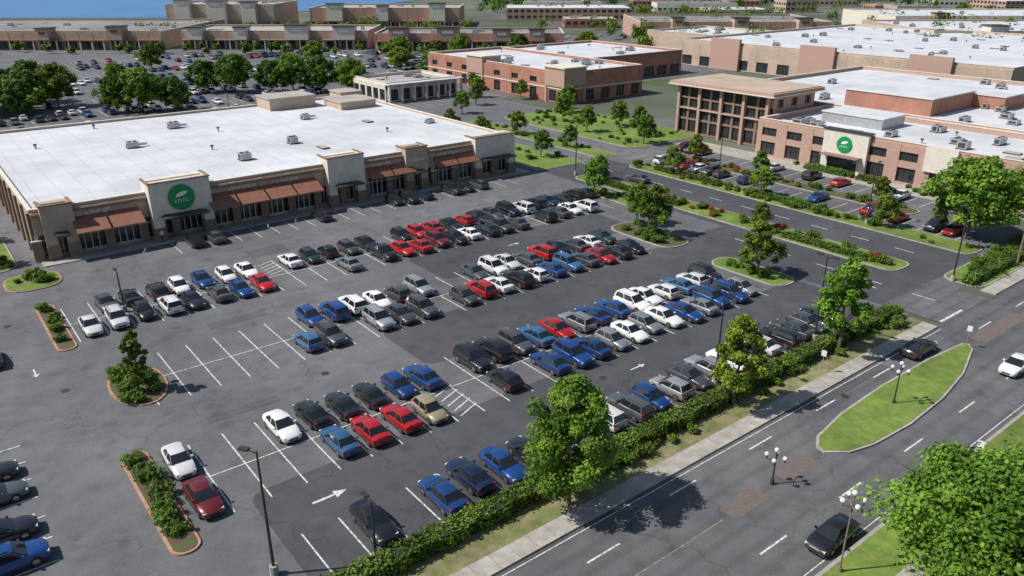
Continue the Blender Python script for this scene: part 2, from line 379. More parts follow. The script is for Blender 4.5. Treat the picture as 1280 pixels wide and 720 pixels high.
for x0,x1,y0,y1,H in((61,71,158,165,8.3),(73,81,150,158,7.4),(78,83,160,165.5,7.8)):
    B.p('rear_roof_block',TAN).box(x0,x1,y0,y1,6.0,H); B.p('rear_block_cap',ROOFT).box(x0-.2,x1+.2,y0-.2,y1+.2,H+.003,H+.25)
B.done()
# --- brick retail building
B=Bld('brick_retail_building')
flatroof(B,139,168,155,220,8,BRICK,n=16,seed=5)
flatroof(B,168.1,212,178,222,7.6,TAN,n=10,seed=6)
T1=lambda s,n,z:(139-n,220-s,z); T2=lambda s,n,z:(139+s,155-n,z); T3=lambda s,n,z:(168.1+s,178-n,z)
facade(B,T1,65,7.6,[(.4,3.2),(4.6,6.0)],8.5,5.2,BRICK,sub=3); facade(B,T2,29,7.6,[(.4,3.2)],5.8,2.6,BRICK,sub=3); facade(B,T3,43,7,[(.4,3.4)],6,1.4,TAN,sub=3)
cp=B.p('corner_pavilions',PINK); 
for x0,x1,y0,y1 in((138.2,146,154.2,162),(138.2,145,190,198)):
    cp.box(x0,x1,y0,y1,4.3,9.0); B.p('pavilion_cap',CREAM).box(x0-.3,x1+.3,y0-.3,y1+.3,9.003,9.3)
    cp.box(x0,x0+.8,y0,y0+.8,0,4.295);cp.box(x0,x0+.8,y1-.8,y1,0,4.295);cp.box(x1-.8,x1,y0,y0+.8,0,4.295)
B.p('white_band',CREAM).box(-.1,65.1,.46,.6,3.6,3.9,T=T1); B.p('white_band',CREAM).box(0,29.1,.46,.6,3.6,3.9,T=T2)
B.done()
# --- corner tower store + wing
B=Bld('tower_corner_store_building')
flatroof(B,129.5,152,30,88.5,7,PINK,n=18,seed=8,par=.9)
flatroof(B,152.1,218,22,118,7.4,PINK,n=50,seed=9,par=.8)
T1=lambda s,n,z:(129.5-n,88.5-s,z)
nb,bw=facade(B,T1,58.5,6.7,[(.5,2.9),(4.0,5.5)],5.2,2.2,PINK,sub=3)
w=B.p('sign_portal',CREAM); w.box(14.2,22.5,.46,1.1,.1,7.3,T=T1); B.p('portal_cap',TRIM).box(14,22.7,-.4,1.3,7.303,7.5,T=T1)
disc(B,T1,18.3,5.1,1.4,1.11)
w.box(32,37,.46,.9,3.1,7.2,T=T1); disc(B,T1,41.5,5.0,.9,.47)
B.p('doors',GLASS).box(15.5,21,1.105,1.14,.15,3,T=T1); B.p('door_canopy',BROWN).box(14.8,21.8,1.15,2.8,3.1,3.3,T=T1)
for x0,x1,y0,y1,H,mt in((158,176,70,88,9.8,BRICK),(176.1,186,64,84,9.2,BRICK),(140,148,70,82,8.0,METAL)):
    B.p('roof_penthouse_'+mt.name,mt).box(x0,x1,y0,y1,6.1,H); B.p('penthouse_roof',ROOFW).box(x0-.2,x1+.2,y0-.2,y1+.2,H+.003,H+.2)
tw=B.p('tower_walls',BROWN); tw.box(135,149,90,113,0,10.4)
TT=lambda s,n,z:(135-n,113-s,z); TS=lambda s,n,z:(135+s,90-n,z)
facade(B,TT,23,10.2,[(.5,3.0),(3.4,5.3),(5.7,7.5),(7.9,9.8)],2.9,.5,BROWN,wn='tower_piers',sub=3); facade(B,TS,14,10.2,[(.5,2.9),(7.9,9.5)],4.7,2.6,PINK,wn='tower_south_piers',sub=3)
o=B.p('overhanging_roof',PINK); o.box(133.0,150.4,88.4,114.4,10.45,10.95); B.p('tower_roof_slab',TAN).box(133.5,149.9,88.9,113.9,10.953,11.1); B.p('roof_fascia',CREAM).box(132.8,150.6,88.2,114.6,10.25,10.445)
for zz in(5.5,): B.p('balcony_slabs',TAN).box(.2,22.8,.46,.9,zz-.12,zz+.1,T=TT)
for k in range(5): B.p('tower_columns',PINK).box(.1+k*5.55,.75+k*5.55,.46,.95,0,10.2,T=TT)
B.done()
B=Bld('big_box_store_building')
flatroof(B,232,350,84,196,9,TAN,n=60,seed=11)
flatroof(B,262,300,196.1,240,8,TAN,n=10,seed=12)
T1=lambda s,n,z:(232-n,196-s,z); facade(B,T1,112,8.5,[(.4,3.6)],8,3.5,TAN,sub=4)
for s in(15,50,85): B.p('portal',PINK).box(s,s+12,.46,1.6,.1,10.4,T=T1)
B.done()
B=Bld('pavilion_restaurant_building')
flatroof(B,104,126,186,204,5,CREAM,n=5,seed=21,roofm=ROOFT)
T1=lambda s,n,z:(104+s,186-n,z);T2=lambda s,n,z:(104-n,204-s,z)
facade(B,T1,22,4.6,[(.4,3.3)],3.6,.8,CREAM); facade(B,T2,18,4.6,[(.4,3.3)],3.6,.8,CREAM)
B.p('roof_deck',ROOFW).box(103,127,183.5,186-.5,4.65,4.9)
for k in range(7): B.p('porch_columns',CREAM).box(103.4+k*3.8,103.9+k*3.8,183.7,184.2,0,4.64)
B.done()
ang=-math.atan2(.6175,.7865)
def mall(name,r0,r1,d,dep,H,wall,roofm,seed,tw=4,base=0):
    B=Bld(name); L=r1-r0
    flatroof(B,0,L,0,dep,H,wall,n=int(L/7),seed=seed,roofm=roofm)
    T=lambda s,n,z:(s,-n,z); facade(B,T,L,H-.5,[(.4,3.4)],6,1.2,wall,sub=3)
    r=random.Random(seed)
    B.p('arcade_roof',AWN if seed%2 else BROWN).box(.5,L-.5,.47,3.5,3.7,4.1,T=T)
    for k in range(int(L/5)): B.p('arcade_columns',CREAM).box(1+k*5,1.5+k*5,3,3.4,0,3.69,T=T)
    for k in range(tw):
        s=(k+.3+.4*r.random())*L/tw; w=r.uniform(5,10); h=H+r.uniform(1.,2.5)
        B.p('gable_tower',r.choice([CREAM,PINK,TAN])).box(s-w/2,min(L,s+w/2),-3,3.8,4.11,h,T=T); B.p('tower_cap',TRIM).box(s-w/2-.4,s+w/2+.4,-3.4,4.2,h+.003,h+.4,T=T)
        B.p('tower_legs',BROWN).box(s-w/2,s-w/2+1,2.9,3.79,0,3.68,T=T); B.p('tower_legs',BROWN).box(s+w/2-1,s+w/2,2.9,3.79,0,3.68,T=T)
        B.p('shop_signs',r.choice([AWN,WHITEP])).box(s-w/4,s+w/4,3.81,3.9,h-2.2,h-1.1,T=T)
    x,y=RD(r0,d); B.done((x,y,0),ang)
mall('strip_mall_building',-300,-150,350,80,7.5,TAN,ROOFG,31,4)
mall('strip_mall_building',-142,-62,352,36,7.5,TAN,ROOFT,32,4)
mall('strip_mall_building',-58,22,345,32,7,PINK,ROOFG,33,4)
mall('cinema_building',-186,-128,445,50,14,TAN,ROOFT,34,3)
mall('cinema_building',-115,-30,470,50,11,PINK,ROOFT,35,3)
mall('department_store_building',60,150,385,60,9,PINK,ROOFG,37,3)
mall('department_store_building',170,300,330,70,9,TAN,ROOFW,38,3)
mall('department_store_building',200,380,430,70,9,CREAM,ROOFW,39,3)
vars_=[]
for i in range(6):
    mb=MB(); L=[40,60,30,80,25,50][i]; D=[30,25,22,40,20,35][i]; H=[6,7,5,8,9,6][i]
    mb.box(0,L,0,D,0,H,0); mb.box(.5,L-.5,.5,D-.5,H+.003,H+.1,1)
    for z in ([2] if H<8 else [2,5.5]):
        for k in range(int(L/4)): mb.box(1+k*4,3.4+k*4,-.06,-.003,z,z+1.6,2)
        for k in range(int(D/4)): mb.box(-.06,-.003,1+k*4,3.4+k*4,z,z+1.6,2)
    for k in range(6):
        x=random.uniform(2,L-4);y=random.uniform(2,D-4); mb.box(x,x+2,y,y+1.5,H+.11,H+1.4,3)
    vars_.append(mb.mesh('commercial_building_mesh%d'%i,[[TAN,CREAM,BRICK,PINK,TAN,CREAM][i],[ROOFW,ROOFG,ROOFT,ROOFW,ROOFG,ROOFG][i],GLASS,METAL],recalc=True))
r=random.Random(5)
for d in range(540,1500,85):
    x=-900
    while x<1300:
        x+=r.uniform(70,170)
        if x<-10: continue
        if abs(x)>d*.95+60: continue
        dd=d+r.uniform(-12,12); X,Y=RD(x,dd)
        obj('commercial_building',vars_[r.randrange(6)],(X,Y,0),ang+r.choice([0,0,.15]))
for (a,d) in((30,470),(330,510),(300,250),(350,300)):
    X,Y=RD(a,d); obj('commercial_building',vars_[int(d)%6],(X,Y,0),ang)
# ---------------------------------------------------------------- vegetation
def leaves(C,Nn,S,asp=.65):
    n=len(C); Nn=Nn/np.linalg.norm(Nn,axis=1,keepdims=True)
    R=rng.normal(size=(n,3)); U=np.cross(Nn,R); U/=np.linalg.norm(U,axis=1,keepdims=True); V=np.cross(Nn,U)
    S=S[:,None]; 
    return np.stack([C-U*S,C-V*S*asp,C+U*S,C+V*S*asp],1).reshape(-1,3)
def clumps_to(centers,radii,per,size,flat=.8,up=.5):
    Cs=[];Ns=[];Ts=[]
    for c,rd in zip(centers,radii):
        d=rng.normal(size=(per,3)); d/=np.linalg.norm(d,axis=1,keepdims=True)
        rr=rd*(rng.random(per)**.45)*rng.uniform(.8,1.2,per)
        P=np.array(c)+d*rr[:,None]*np.array([1,1,flat]); Cs.append(P)
        Ns.append(d*.8+rng.normal(size=(per,3))*.5+np.array([0,0,up]))
        Ts.append(np.clip(rng.uniform(.1,.9)+rng.normal(size=per)*.18,0,1))
    C=np.concatenate(Cs);Nn=np.concatenate(Ns);T=np.concatenate(Ts)
    S=size*rng.uniform(.6,1.3,len(C)); return leaves(C,Nn,S),T
def veg_mesh(name,mb,q,T,mats,leafidx):
    k=len(mb.v); nq=len(q)//4; nb=len(mb.f)
    v=mb.v+[tuple(x) for x in q.tolist()]
    f=mb.f+[(k+4*i,k+4*i+1,k+4*i+2,k+4*i+3) for i in range(nq)]
    me=bpy.data.meshes.new(name); me.from_pydata(v,[],f)
    for m in mats: me.materials.append(m)
    me.polygons.foreach_set('material_index',mb.m+[leafidx]*nq)
    a=me.attributes.new('tint','FLOAT','FACE'); a.data.foreach_set('value',np.concatenate([np.zeros(nb),T]).astype(np.float32))
    return me
def tree_mesh(name,H,W,cb,ncl,per,size,leaf=LEAF,conic=.3,seed=0):
    r=random.Random(seed); mb=MB(); cen=[];rad=[]
    lean=Vector((r.uniform(-.3,.3),r.uniform(-.3,.3),0))
    tp=lambda z: Vector((lean.x*z/H+.12*math.sin(z*1.3+seed),lean.y*z/H+.12*math.cos(z*1.1),z))
    r0=.02*H
    seg=8; zt=H*.8
    for i in range(seg):
        mb.tube(tp(zt*i/seg),tp(zt*(i+1)/seg),r0*(1-i/seg*.85),r0*(1-(i+1)/seg*.85),7,0,cap=False)
    for i in range(ncl):
        t=(i+.5)/ncl
        z=cb+(H-cb)*(.08+.9*t**.9)+r.uniform(-.25,.25)
        u=min(1,max(0,(z-cb)/(H-cb)))
        prof=math.sin(math.pi*min(1,max(0,(u*.86+.12))))**.6*(1-conic*u)
        an=i*2.399+r.uniform(-.6,.6); rr=W/2*prof*r.choice([.35,.7,.85,.95,1.1])*r.uniform(.7,1.1)
        c=tp(min(z,zt))+Vector((rr*math.cos(an),rr*math.sin(an),z-min(z,zt)))
        cr=W*r.uniform(.08,.19)*(1-.3*u)
        cen.append(c);rad.append(cr)
        if i%2==0:
            st=tp(max(cb*.7,min(zt*.95,z-rr*.6-.3))); mid=(st+c)/2+Vector((0,0,.12*rr))
            mb.tube(st,mid,r0*.33,r0*.22,5,0,False); mb.tube(mid,c,r0*.22,r0*.07,5,0,False)
    q,T=clumps_to(cen,rad,per,size)
    return veg_mesh(name,mb,q,T,[BARK,leaf],1)
TA=tree_mesh('tree_big_near',8.6,6.2,1.6,90,290,.125,seed=1)
TB=tree_mesh('tree_slim',8.4,4.4,2.0,60,200,.14,seed=2,conic=.3)
TC=tree_mesh('tree_mid',6.2,4.6,1.5,44,130,.17,seed=3,conic=.2)
TC2=tree_mesh('tree_mid_b',6.6,5.0,1.7,42,130,.17,seed=13,conic=.1)
TD=tree_mesh('tree_wide',9,9.5,2.0,80,170,.23,seed=4,conic=.15)
TE=tree_mesh('tree_round_dark',8,8.5,1.2,60,100,.3,leaf=LEAFD,seed=5,conic=.1)
TG=tree_mesh('tree_canopy_near',8.6,10.5,1.6,160,330,.14,seed=6,conic=.1)
TH=tree_mesh('tree_columnar',5.4,2.6,.8,36,140,.13,leaf=LEAFD,seed=8,conic=.4)
def plant(me,x,y,s=1,z=.1,name='deciduous_tree'): return obj(name,me,(x,y,z),random.uniform(0,6.28),(s,s,s*random.uniform(.92,1.06)))
plant(TA,29.8,31.9,1.02); plant(TB,49.2,33,.98); plant(TB,65.2,32.9,1.1); plant(TC,75.8,49.5,1.05); plant(TD,109,40.5,1.22)
plant(TG,41.8,10.2,1.05); plant(TG,52,8,.9); plant(TG,35.5,8.0,.7); plant(TG,48,1,1.0); plant(TH,11,66,1.0,name='columnar_tree')
for x,y,s in((77,67,1.05),(79,72.0,.9),(84,86,.9),(91,60,.6),(92,93,.7),(105,50,.7),(105,70,.75),(105,88,.75)): plant(TC if int(y)%2 else TC2,x,y,s)
for x,y,s in((119,108,.8),(124,114,.85),(118,124,.8),(128,124,.85),(122,136,.85),(131,144,.85),(95,112,.7),(93,128,.75),(96,144,.7),(105,115,.65),(105,132,.7),(116,56,.6),(116,78,.6),(116,92,.65),(110,160,.8),(120,168,.8),(128,178,.8),(134,150,.6),(135,168,.7),(135,190,.7),(131,212,.8)):
    plant(TC2 if (int(x+y)%2) else TC,x,y,s*1.15)
plant(TE,120,46,.7); plant(TD,121,35,1.1); plant(TD,132,27,1.2); plant(TE,126,39,.6)
for x,y,s in((4.5,109,.75),(2,114,.8),(5,120,.7),(-1,124,.8),(3,131,.8)): plant(TC,x,y,s)
for x,y,s in((27,228,1.25),(20,235,1.3),(34,232,1.1),(14,240,1.3),(30,243,1.3),(24,222,1.1),(17,228,1.2),(49,211,1.1),(56,208,1.),(44,214,1),(79,229,1.15),(87,222,1.1),(72,234,1.1),(98,214,1.15),(105,208,1.),(92,219,1.1),(110,220,.9),(75,300,1),(125,275,.9),(151,259,1),(160,248,1),(90,262,.7),(55,262,.7),(140,240,.9),(150,235,.8),(180,262,.9),(200,250,1),(222,235,1),(175,225,.7)):
    plant(TE if int(x+y)%3==0 else TD,x,y,s)
def mass(name,pts,per,leaf=LEAFD,size=.65,nk=5):
    cen=[];rad=[]
    for x,y,rr,h in pts:
        for k in range(nk):
            cen.append((x+random.uniform(-.6,.6)*rr,y+random.uniform(-.6,.6)*rr,h*random.uniform(.35,.8))); rad.append(rr*random.uniform(.45,.7))
    q,T=clumps_to(cen,rad,per,size,flat=.9)
    me=veg_mesh(name,MB(),q,T,[leaf],0); return obj(name,me)
pts=[];far=[]
r=random.Random(9)
for k in range(480):
    d=r.uniform(380,1300); x=r.uniform(-.72,.8)*d
    if (x<-30 and d>540) or (x<-120 and d>430): continue
    X,Y=RD(x,d); (pts if d<650 else far).append((X,Y,r.uniform(3.5,7),r.uniform(6,11)))
for k in range(110):
    d=r.uniform(330,560); x=r.uniform(.15,.34)*d
    X,Y=RD(x,d); pts.append((X,Y,r.uniform(3.5,6.5),r.uniform(6,10)))
for k in range(110):
    d=r.uniform(300,430); x=r.uniform(.50,.8)*d; X,Y=RD(x,d); pts.append((X,Y,r.uniform(4,7),r.uniform(7,11)))
for k in range(50):
    d=r.uniform(330,342); x=r.uniform(-240,20); X,Y=RD(x,d); pts.append((X,Y,r.uniform(1.2,2.2),r.uniform(3,5)))
for k in range(40):
    d=r.uniform(436,445); x=r.uniform(-260,-60); X,Y=RD(x,d); pts.append((X,Y,r.uniform(3,4),r.uniform(4,6)))
mass('distant_trees',pts,40); mass('distant_trees',far,22,size=1.1)
pts=[]
for k in range(260):
    d=r.uniform(1300,1700); x=r.uniform(-.05,.9)*d; X,Y=RD(x,d); pts.append((X,Y,r.uniform(10,18),r.uniform(10,16)))
mass('distant_woodland',pts,24,size=2,nk=4)
def hedge(name,x0,x1,y0,y1,h,dens=60,leaf=LEAF,size=.11):
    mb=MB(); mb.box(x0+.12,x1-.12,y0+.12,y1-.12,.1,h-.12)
    L=x1-x0;W=y1-y0
    n=int((L*W+2*L*h+2*W*h)*dens)
    C=np.stack([rng.uniform(x0,x1,n),rng.uniform(y0,y1,n),rng.uniform(.12,h,n)],1); Nn=np.zeros((n,3))
    u=rng.random(n); aT=L*W; aS=L*h; tot=aT+2*aS+2*W*h
    top=u<aT/tot; s1=(u>=aT/tot)&(u<(aT+aS)/tot); s2=(u>=(aT+aS)/tot)&(u<(aT+2*aS)/tot); s3=u>=(aT+2*aS)/tot
    wob=.12*np.sin(C[:,0]*1.7)+.08*np.sin(C[:,0]*4.1+1)+.06*np.sin(C[:,1]*3)
    C[top,2]=h+wob[top]; Nn[top,2]=1; C[s1,1]=y0+wob[s1]; Nn[s1,1]=-1; C[s2,1]=y1-wob[s2]; Nn[s2,1]=1
    e=rng.random(n)<.5; C[s3&e,0]=x0; C[s3&~e,0]=x1; Nn[s3&e,0]=-1; Nn[s3&~e,0]=1
    C+=rng.normal(size=C.shape)*.07; Nn+=rng.normal(size=C.shape)*.5
    T=np.clip(.5+.25*np.sin(C[:,0]*.9)+rng.normal(size=n)*.2,0,1)
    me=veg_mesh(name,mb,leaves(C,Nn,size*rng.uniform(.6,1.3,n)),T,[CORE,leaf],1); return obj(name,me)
hedge('clipped_hedge',10,77.5,33.1,34.5,1.2,75)
for a in((92,118,32.2,33.6,1.0),(104,105.4,60,72,.8),(104.2,105.6,78,92,.8),(89.9,91.2,44,56,.8),(90,91.2,74,90,.8),(126,128,62,66,.9),(126,128,68,76,.9)): hedge('clipped_hedge',*a,40,LEAFD,.14)
def shrubm(name,R,H,leaf,seed,per=90,size=.09):
    r_=random.Random(seed); cen=[(r_.uniform(-.5,.5)*R,r_.uniform(-.5,.5)*R,H*r_.uniform(.3,.7)) for k in range(9)]
    q,T=clumps_to(cen,[R*r_.uniform(.35,.55) for k in cen],per,size)
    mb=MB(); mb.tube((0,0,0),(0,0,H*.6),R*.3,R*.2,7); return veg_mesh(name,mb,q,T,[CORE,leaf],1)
SH=[shrubm('shrub_a',.75,.9,LEAF,1),shrubm('shrub_b',.9,1.1,LEAFD,2),shrubm('shrub_c',.6,.6,LEAFO,3),shrubm('shrub_d',.5,.6,LEAF,4)]
def shrubs(x0,x1,y0,y1,n,kinds=(0,1,3)):
    for k in range(n):
        obj('shrub',SH[random.choice(kinds)],(random.uniform(x0,x1),random.uniform(y0,y1),.12),random.uniform(0,6),random.uniform(.7,1.25))
shrubs(9.8,12.6,64,70.4,24,(1,0,1)); shrubs(7.6,8.5,44,55.5,16,(0,1,1)); shrubs(7.4,8.2,79.5,90.5,8); shrubs(6.5,9.8,98.5,101.8,8); shrubs(0,7,106,112,10)
shrubs(75,77.6,47,55,10); shrubs(75,78.8,63,72.5,18); shrubs(85.2,87.4,77,90,10); shrubs(90,93.4,41,96,70,(0,1,2,2,3)); shrubs(103,106.4,38,96,60,(0,1,3))
shrubs(114,116.5,51,96,40,(0,1,2,3)); shrubs(94,128,33.8,35.4,36,(0,1,2)); shrubs(104,107.4,106,148,20); shrubs(89,98,106,148,30,(0,1,3)); shrubs(115,135,108,149,50,(0,1,3))
shrubs(31,76,32.2,33,22,(3,1)); shrubs(12,28,9,10.6,8); shrubs(124.6,128.6,40,86,16); shrubs(31,38,10,13.5,7,(0,1,3))
# ---------------------------------------------------------------- cars
CG=M('car_glass',(.012,.015,.018),(.02,.024,.028),.5,.06,spec=.8); TYRE=M('tyre',(.02,.02,.02),(.03,.03,.03),8,.85)
HUB=M('alloy_wheel',(.45,.45,.46),(.3,.3,.31),6,.3,metal=.8); HL=M('headlight',(.75,.77,.8),(.6,.62,.65),6,.1); TLm=M('taillight',(.4,.01,.01),(.3,.01,.01),6,.2)
DPL=M('black_plastic',(.02,.02,.021),(.03,.03,.03),6,.6)
def paint(name,c,metal=.25):
    m,nt,b=newmat(name)
    oi=N(nt,'ShaderNodeObjectInfo'); hs=N(nt,'ShaderNodeHueSaturation'); mr=N(nt,'ShaderNodeMapRange'); mr.inputs[3].default_value=.75; mr.inputs[4].default_value=1.2
    nt.links.new(oi.outputs['Random'],mr.inputs[0]); nt.links.new(mr.outputs[0],hs.inputs['Value'])
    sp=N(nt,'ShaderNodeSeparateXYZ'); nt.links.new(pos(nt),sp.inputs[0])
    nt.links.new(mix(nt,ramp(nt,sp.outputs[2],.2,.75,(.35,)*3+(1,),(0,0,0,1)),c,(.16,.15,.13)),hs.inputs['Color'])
    nt.links.new(hs.outputs[0],b.inputs['Base Color']); b.inputs['Metallic'].default_value=metal; b.inputs['Roughness'].default_value=.35
    b.inputs['Coat Weight'].default_value=.8; b.inputs['Coat Roughness'].default_value=.06; return m
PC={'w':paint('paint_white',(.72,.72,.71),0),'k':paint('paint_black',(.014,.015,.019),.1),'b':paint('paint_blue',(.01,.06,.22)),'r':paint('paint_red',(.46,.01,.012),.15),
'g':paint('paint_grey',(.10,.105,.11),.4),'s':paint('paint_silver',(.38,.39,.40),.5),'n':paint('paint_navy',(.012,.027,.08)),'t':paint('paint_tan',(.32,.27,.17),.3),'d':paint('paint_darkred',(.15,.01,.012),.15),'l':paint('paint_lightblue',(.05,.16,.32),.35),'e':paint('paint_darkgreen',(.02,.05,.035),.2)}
def car_mesh(name,st,gh,wheels,wr,pick=False):
    bd=MB(); rows=[]
    for x,zb,zl,zt,w in st:
        h=[(w*.9,zb),(w*.985,zb+.1),(w,(zb+zl)*.5),(w*.985,zl-.05),(w*.93,zl+.01),(w*.55,zt-.012),(0,zt)]
        ring=[(x,y,z) for y,z in h]+[(x,-y,z) for y,z in h[-2::-1]]
        rows.append(list(range(len(bd.v),len(bd.v)+len(ring)))); bd.v+=ring
    for a,b in zip(rows[:-1],rows[1:]):
        for i in range(len(a)-1): bd.f.append((a[i],a[i+1],b[i+1],b[i])); bd.m.append(0)
        bd.f.append((a[-1],a[0],b[0],b[-1])); bd.m.append(2)
    bd.f.append(tuple(rows[0])); bd.m.append(0); bd.f.append(tuple(reversed(rows[-1]))); bd.m.append(0)
    xb0,xb1,xt0,xt1,zb,zr,wb,wt=gh
    def ring(x0,x1,z,w,mr):
        xm=(x0+x1)/2
        return [(x0,w*mr,z),(xm,w,z),(x1,w*mr,z),(x1+.06,0,z+.0),(x1,-w*mr,z),(xm,-w,z),(x0,-w*mr,z),(x0-.05,0,z)]
    R0=ring(xb0,xb1,zb,wb,.93); R1=ring(xt0,xt1,zr-.05,wt,.95); R2=ring(xt0+.12,xt1-.12,zr,wt*.8,.95)
    k=len(bd.v); bd.v+=R0+R1+R2+[((xt0+xt1)/2,0,zr+.025)]
    for i in range(8):
        j=(i+1)%8
        bd.f.append((k+i,k+j,k+8+j,k+8+i)); bd.m.append(1)
        bd.f.append((k+8+i,k+8+j,k+16+j,k+16+i)); bd.m.append(0)
        bd.f.append((k+16+i,k+16+j,k+24)); bd.m.append(0)
    def strip(p,q,w,out):
        p=Vector(p)+out;q=Vector(q)+out; a=Vector((w/2,0,0)) ; bd.quad([p-a,p+a,q+a,q-a],0)
    for sgn in(1,-1):
        o=Vector((0,.012*sgn,.004))
        L=lambda t:(Vector(R0[0]).lerp(Vector(R0[1]),t*2) if t<.5 else Vector(R0[1]).lerp(Vector(R0[2]),t*2-1))
        U=lambda t:(Vector(R1[0]).lerp(Vector(R1[1]),t*2) if t<.5 else Vector(R1[1]).lerp(Vector(R1[2]),t*2-1))
        for t,w in((.03,.16),(.5,.09),(.975,.1)):
            a=L(t).copy();b=U(t).copy(); a.y*=sgn;b.y*=sgn; strip(a,b,w,o)
        bd.box(xb1-.38,xb1-.22,sgn*(wb+.02),sgn*(wb+.2),zb+.02,zb+.16,0)
        bd.box(wheels[0]+.42,wheels[1]-.42,sgn*(st[3][4]*.96),sgn*(st[3][4]+.012),.2,.3,2)
        for wx in wheels:
            y=sgn*(st[3][4]+.005)
            bd.tube((wx,sgn*.55,wr),(wx,y-.03*sgn,wr),wr*1.13,wr*1.13,16,2)
            bd.tube((wx,sgn*.6,wr),(wx,y,wr),wr,wr,16,3); bd.tube((wx,y,wr),(wx,y+.012*sgn,wr),wr*.62,wr*.55,10,4)
    f=st[-1];f1=st[-2]; b0=st[0];b1=st[1]
    for sgn in(1,-1):
        bd.box(f1[0]-.12,f1[0]+.07,sgn*f1[4]*.62,sgn*f1[4]*.97,f1[2]-.12,f1[2]+.025,5)
        bd.box(b1[0]-.06,b1[0]+.14,sgn*b1[4]*.66,sgn*b1[4]*1.0,b1[2]-.16,b1[2]+.02,6)
    bd.box(f[0]-.02,f[0]+.012,-f[4]*.6,f[4]*.6,f[1]+.05,f[2]-.04,2)
    bd.box(b0[0]-.012,b0[0]+.02,-.3,.3,b0[1]+.1,b0[1]+.24,2)
    if pick:
        bd.box(st[1][0]+.15,xb0-.12,-.68,.68,st[2][3]+.004,st[2][3]+.02,2)
        for s in(1,-1): bd.box(st[1][0]+.1,xb0-.1,s*.7,s*.86,st[2][3]-.02,st[2][3]+.09,0)
        bd.box(st[1][0]+.0,st[1][0]+.12,-.8,.8,st[2][3]-.02,st[2][3]+.09,0)
    elif zr>1.6:
        for s in(1,-1): bd.box(xt0+.2,xt1-.25,s*wt*.76,s*wt*.81,zr+.02,zr+.06,2)
    return bd.mesh(name,[PC['w'],CG,DPL,TYRE,HUB,HL,TLm],smooth=math.radians(38))
SED=car_mesh('sedan_mesh',[(-2.36,.36,.78,.86,.66),(-2.26,.24,.88,.98,.82),(-1.6,.2,.94,1.04,.9),(-.5,.19,.93,.98,.915),(.9,.19,.9,.97,.91),(1.7,.2,.8,.91,.88),(2.2,.23,.68,.78,.79),(2.37,.32,.56,.64,.62)],(-1.8,1.0,-1.12,.2,.95,1.45,.82,.62),(-1.4,1.42),.33)
SUV=car_mesh('suv_mesh',[(-2.3,.42,.95,1.02,.78),(-2.24,.3,1.05,1.12,.9),(-1.5,.25,1.1,1.16,.95),(-.5,.25,1.08,1.12,.96),(.95,.25,1.05,1.12,.95),(1.7,.25,.96,1.08,.93),(2.22,.28,.82,.95,.84),(2.36,.38,.66,.76,.7)],(-2.2,1.08,-1.92,.3,1.1,1.7,.87,.7),(-1.38,1.42),.37)
HAT=car_mesh('hatchback_mesh',[(-2.0,.38,.85,.92,.72),(-1.94,.25,.95,1.02,.84),(-1.3,.2,.98,1.04,.88),(-.4,.2,.96,1.0,.89),(.85,.2,.92,1.0,.88),(1.5,.2,.83,.94,.85),(1.9,.23,.7,.82,.77),(2.06,.32,.58,.66,.62)],(-1.88,1.0,-1.5,.2,.98,1.5,.8,.63),(-1.22,1.25),.32)
PIK=car_mesh('pickup_mesh',[(-2.8,.45,.95,1.0,.85),(-2.75,.35,1.02,1.05,.93),(-1.9,.3,1.04,1.07,.97),(-.5,.3,1.06,1.12,.97),(1.1,.3,1.06,1.15,.96),(1.9,.3,1.0,1.12,.95),(2.5,.33,.88,1.0,.9),(2.64,.42,.72,.84,.8)],(-.9,1.3,-.7,.5,1.1,1.8,.88,.7),(-1.75,1.7),.4,True)
TYPES=[SED,SUV,HAT,PIK]; WT=[10,5,4,.3]
RC='kkkkkwwwwwggssbbnnrdllte'
cr=random.Random(12)
def car(x,y,col=None,ang=None,t=None,name='parked_car'):
    me=t or cr.choices(TYPES,WT)[0]
    o=obj(name,me,(x+cr.uniform(-.15,.15),y+cr.uniform(-.35,.35),.035),(math.pi/2*cr.choice([1,-1]) if ang is None else ang)+cr.uniform(-.03,.03),cr.uniform(.89,.94))
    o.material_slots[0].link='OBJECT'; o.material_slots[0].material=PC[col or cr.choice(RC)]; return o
G=lambda i:18.2+2.6*i
def row(b,spec,fill=None,ang=None):
    for i,c in spec.items(): car(G(i),b,c,t=SED if (b<54 and i<4) else None)
    if fill:
        for i in range(fill[0],fill[1]+1):
            if i not in spec and cr.random()<fill[2]: car(G(i),b,fill[3] and cr.choice(fill[3]))
row(52.5,{-3:'w',0:'w',1:'k',2:'k',3:'k',4:'b',5:'b',7:'k',8:'k',9:'g',10:'l',11:'r',12:'s',13:'b'},(14,20,.95,'kgwbslw'))
row(47.5,{-3:'d',1:'l',2:'r',3:'r',4:'t',7:'k',10:'b',11:'b',12:'s',13:'w',14:'s'},(9,20,.9,'wwgskb'))
row(70,{4:'b',5:'b',6:'w',7:'w',8:'g',9:'s',12:'g',13:'w',14:'w',15:'g',16:'r',17:'k'},(12,20,.95,'kgwe'))
row(65,{3:'l',4:'g',6:'s',7:'g',8:'g',10:'g',11:'r',13:'k',14:'w',15:'b',18:'r'},(10,20,.85,'kkgwl'))
row(87,{-2:'g',-1:'k',0:'k',1:'w',2:'b',3:'w',4:'w',6:'w',7:'e',8:'k',9:'g',10:'k',12:'k',13:'r',14:'r',15:'k',16:'r',17:'k'},(18,25,.9,'kkgwn'))
row(82,{-3:'w',-2:'w',-1:'k',0:'w',1:'k',2:'g',3:'b',4:'r',8:'s',10:'k',11:'r',12:'r',13:'d'},(14,23,.88,'kngwk'))
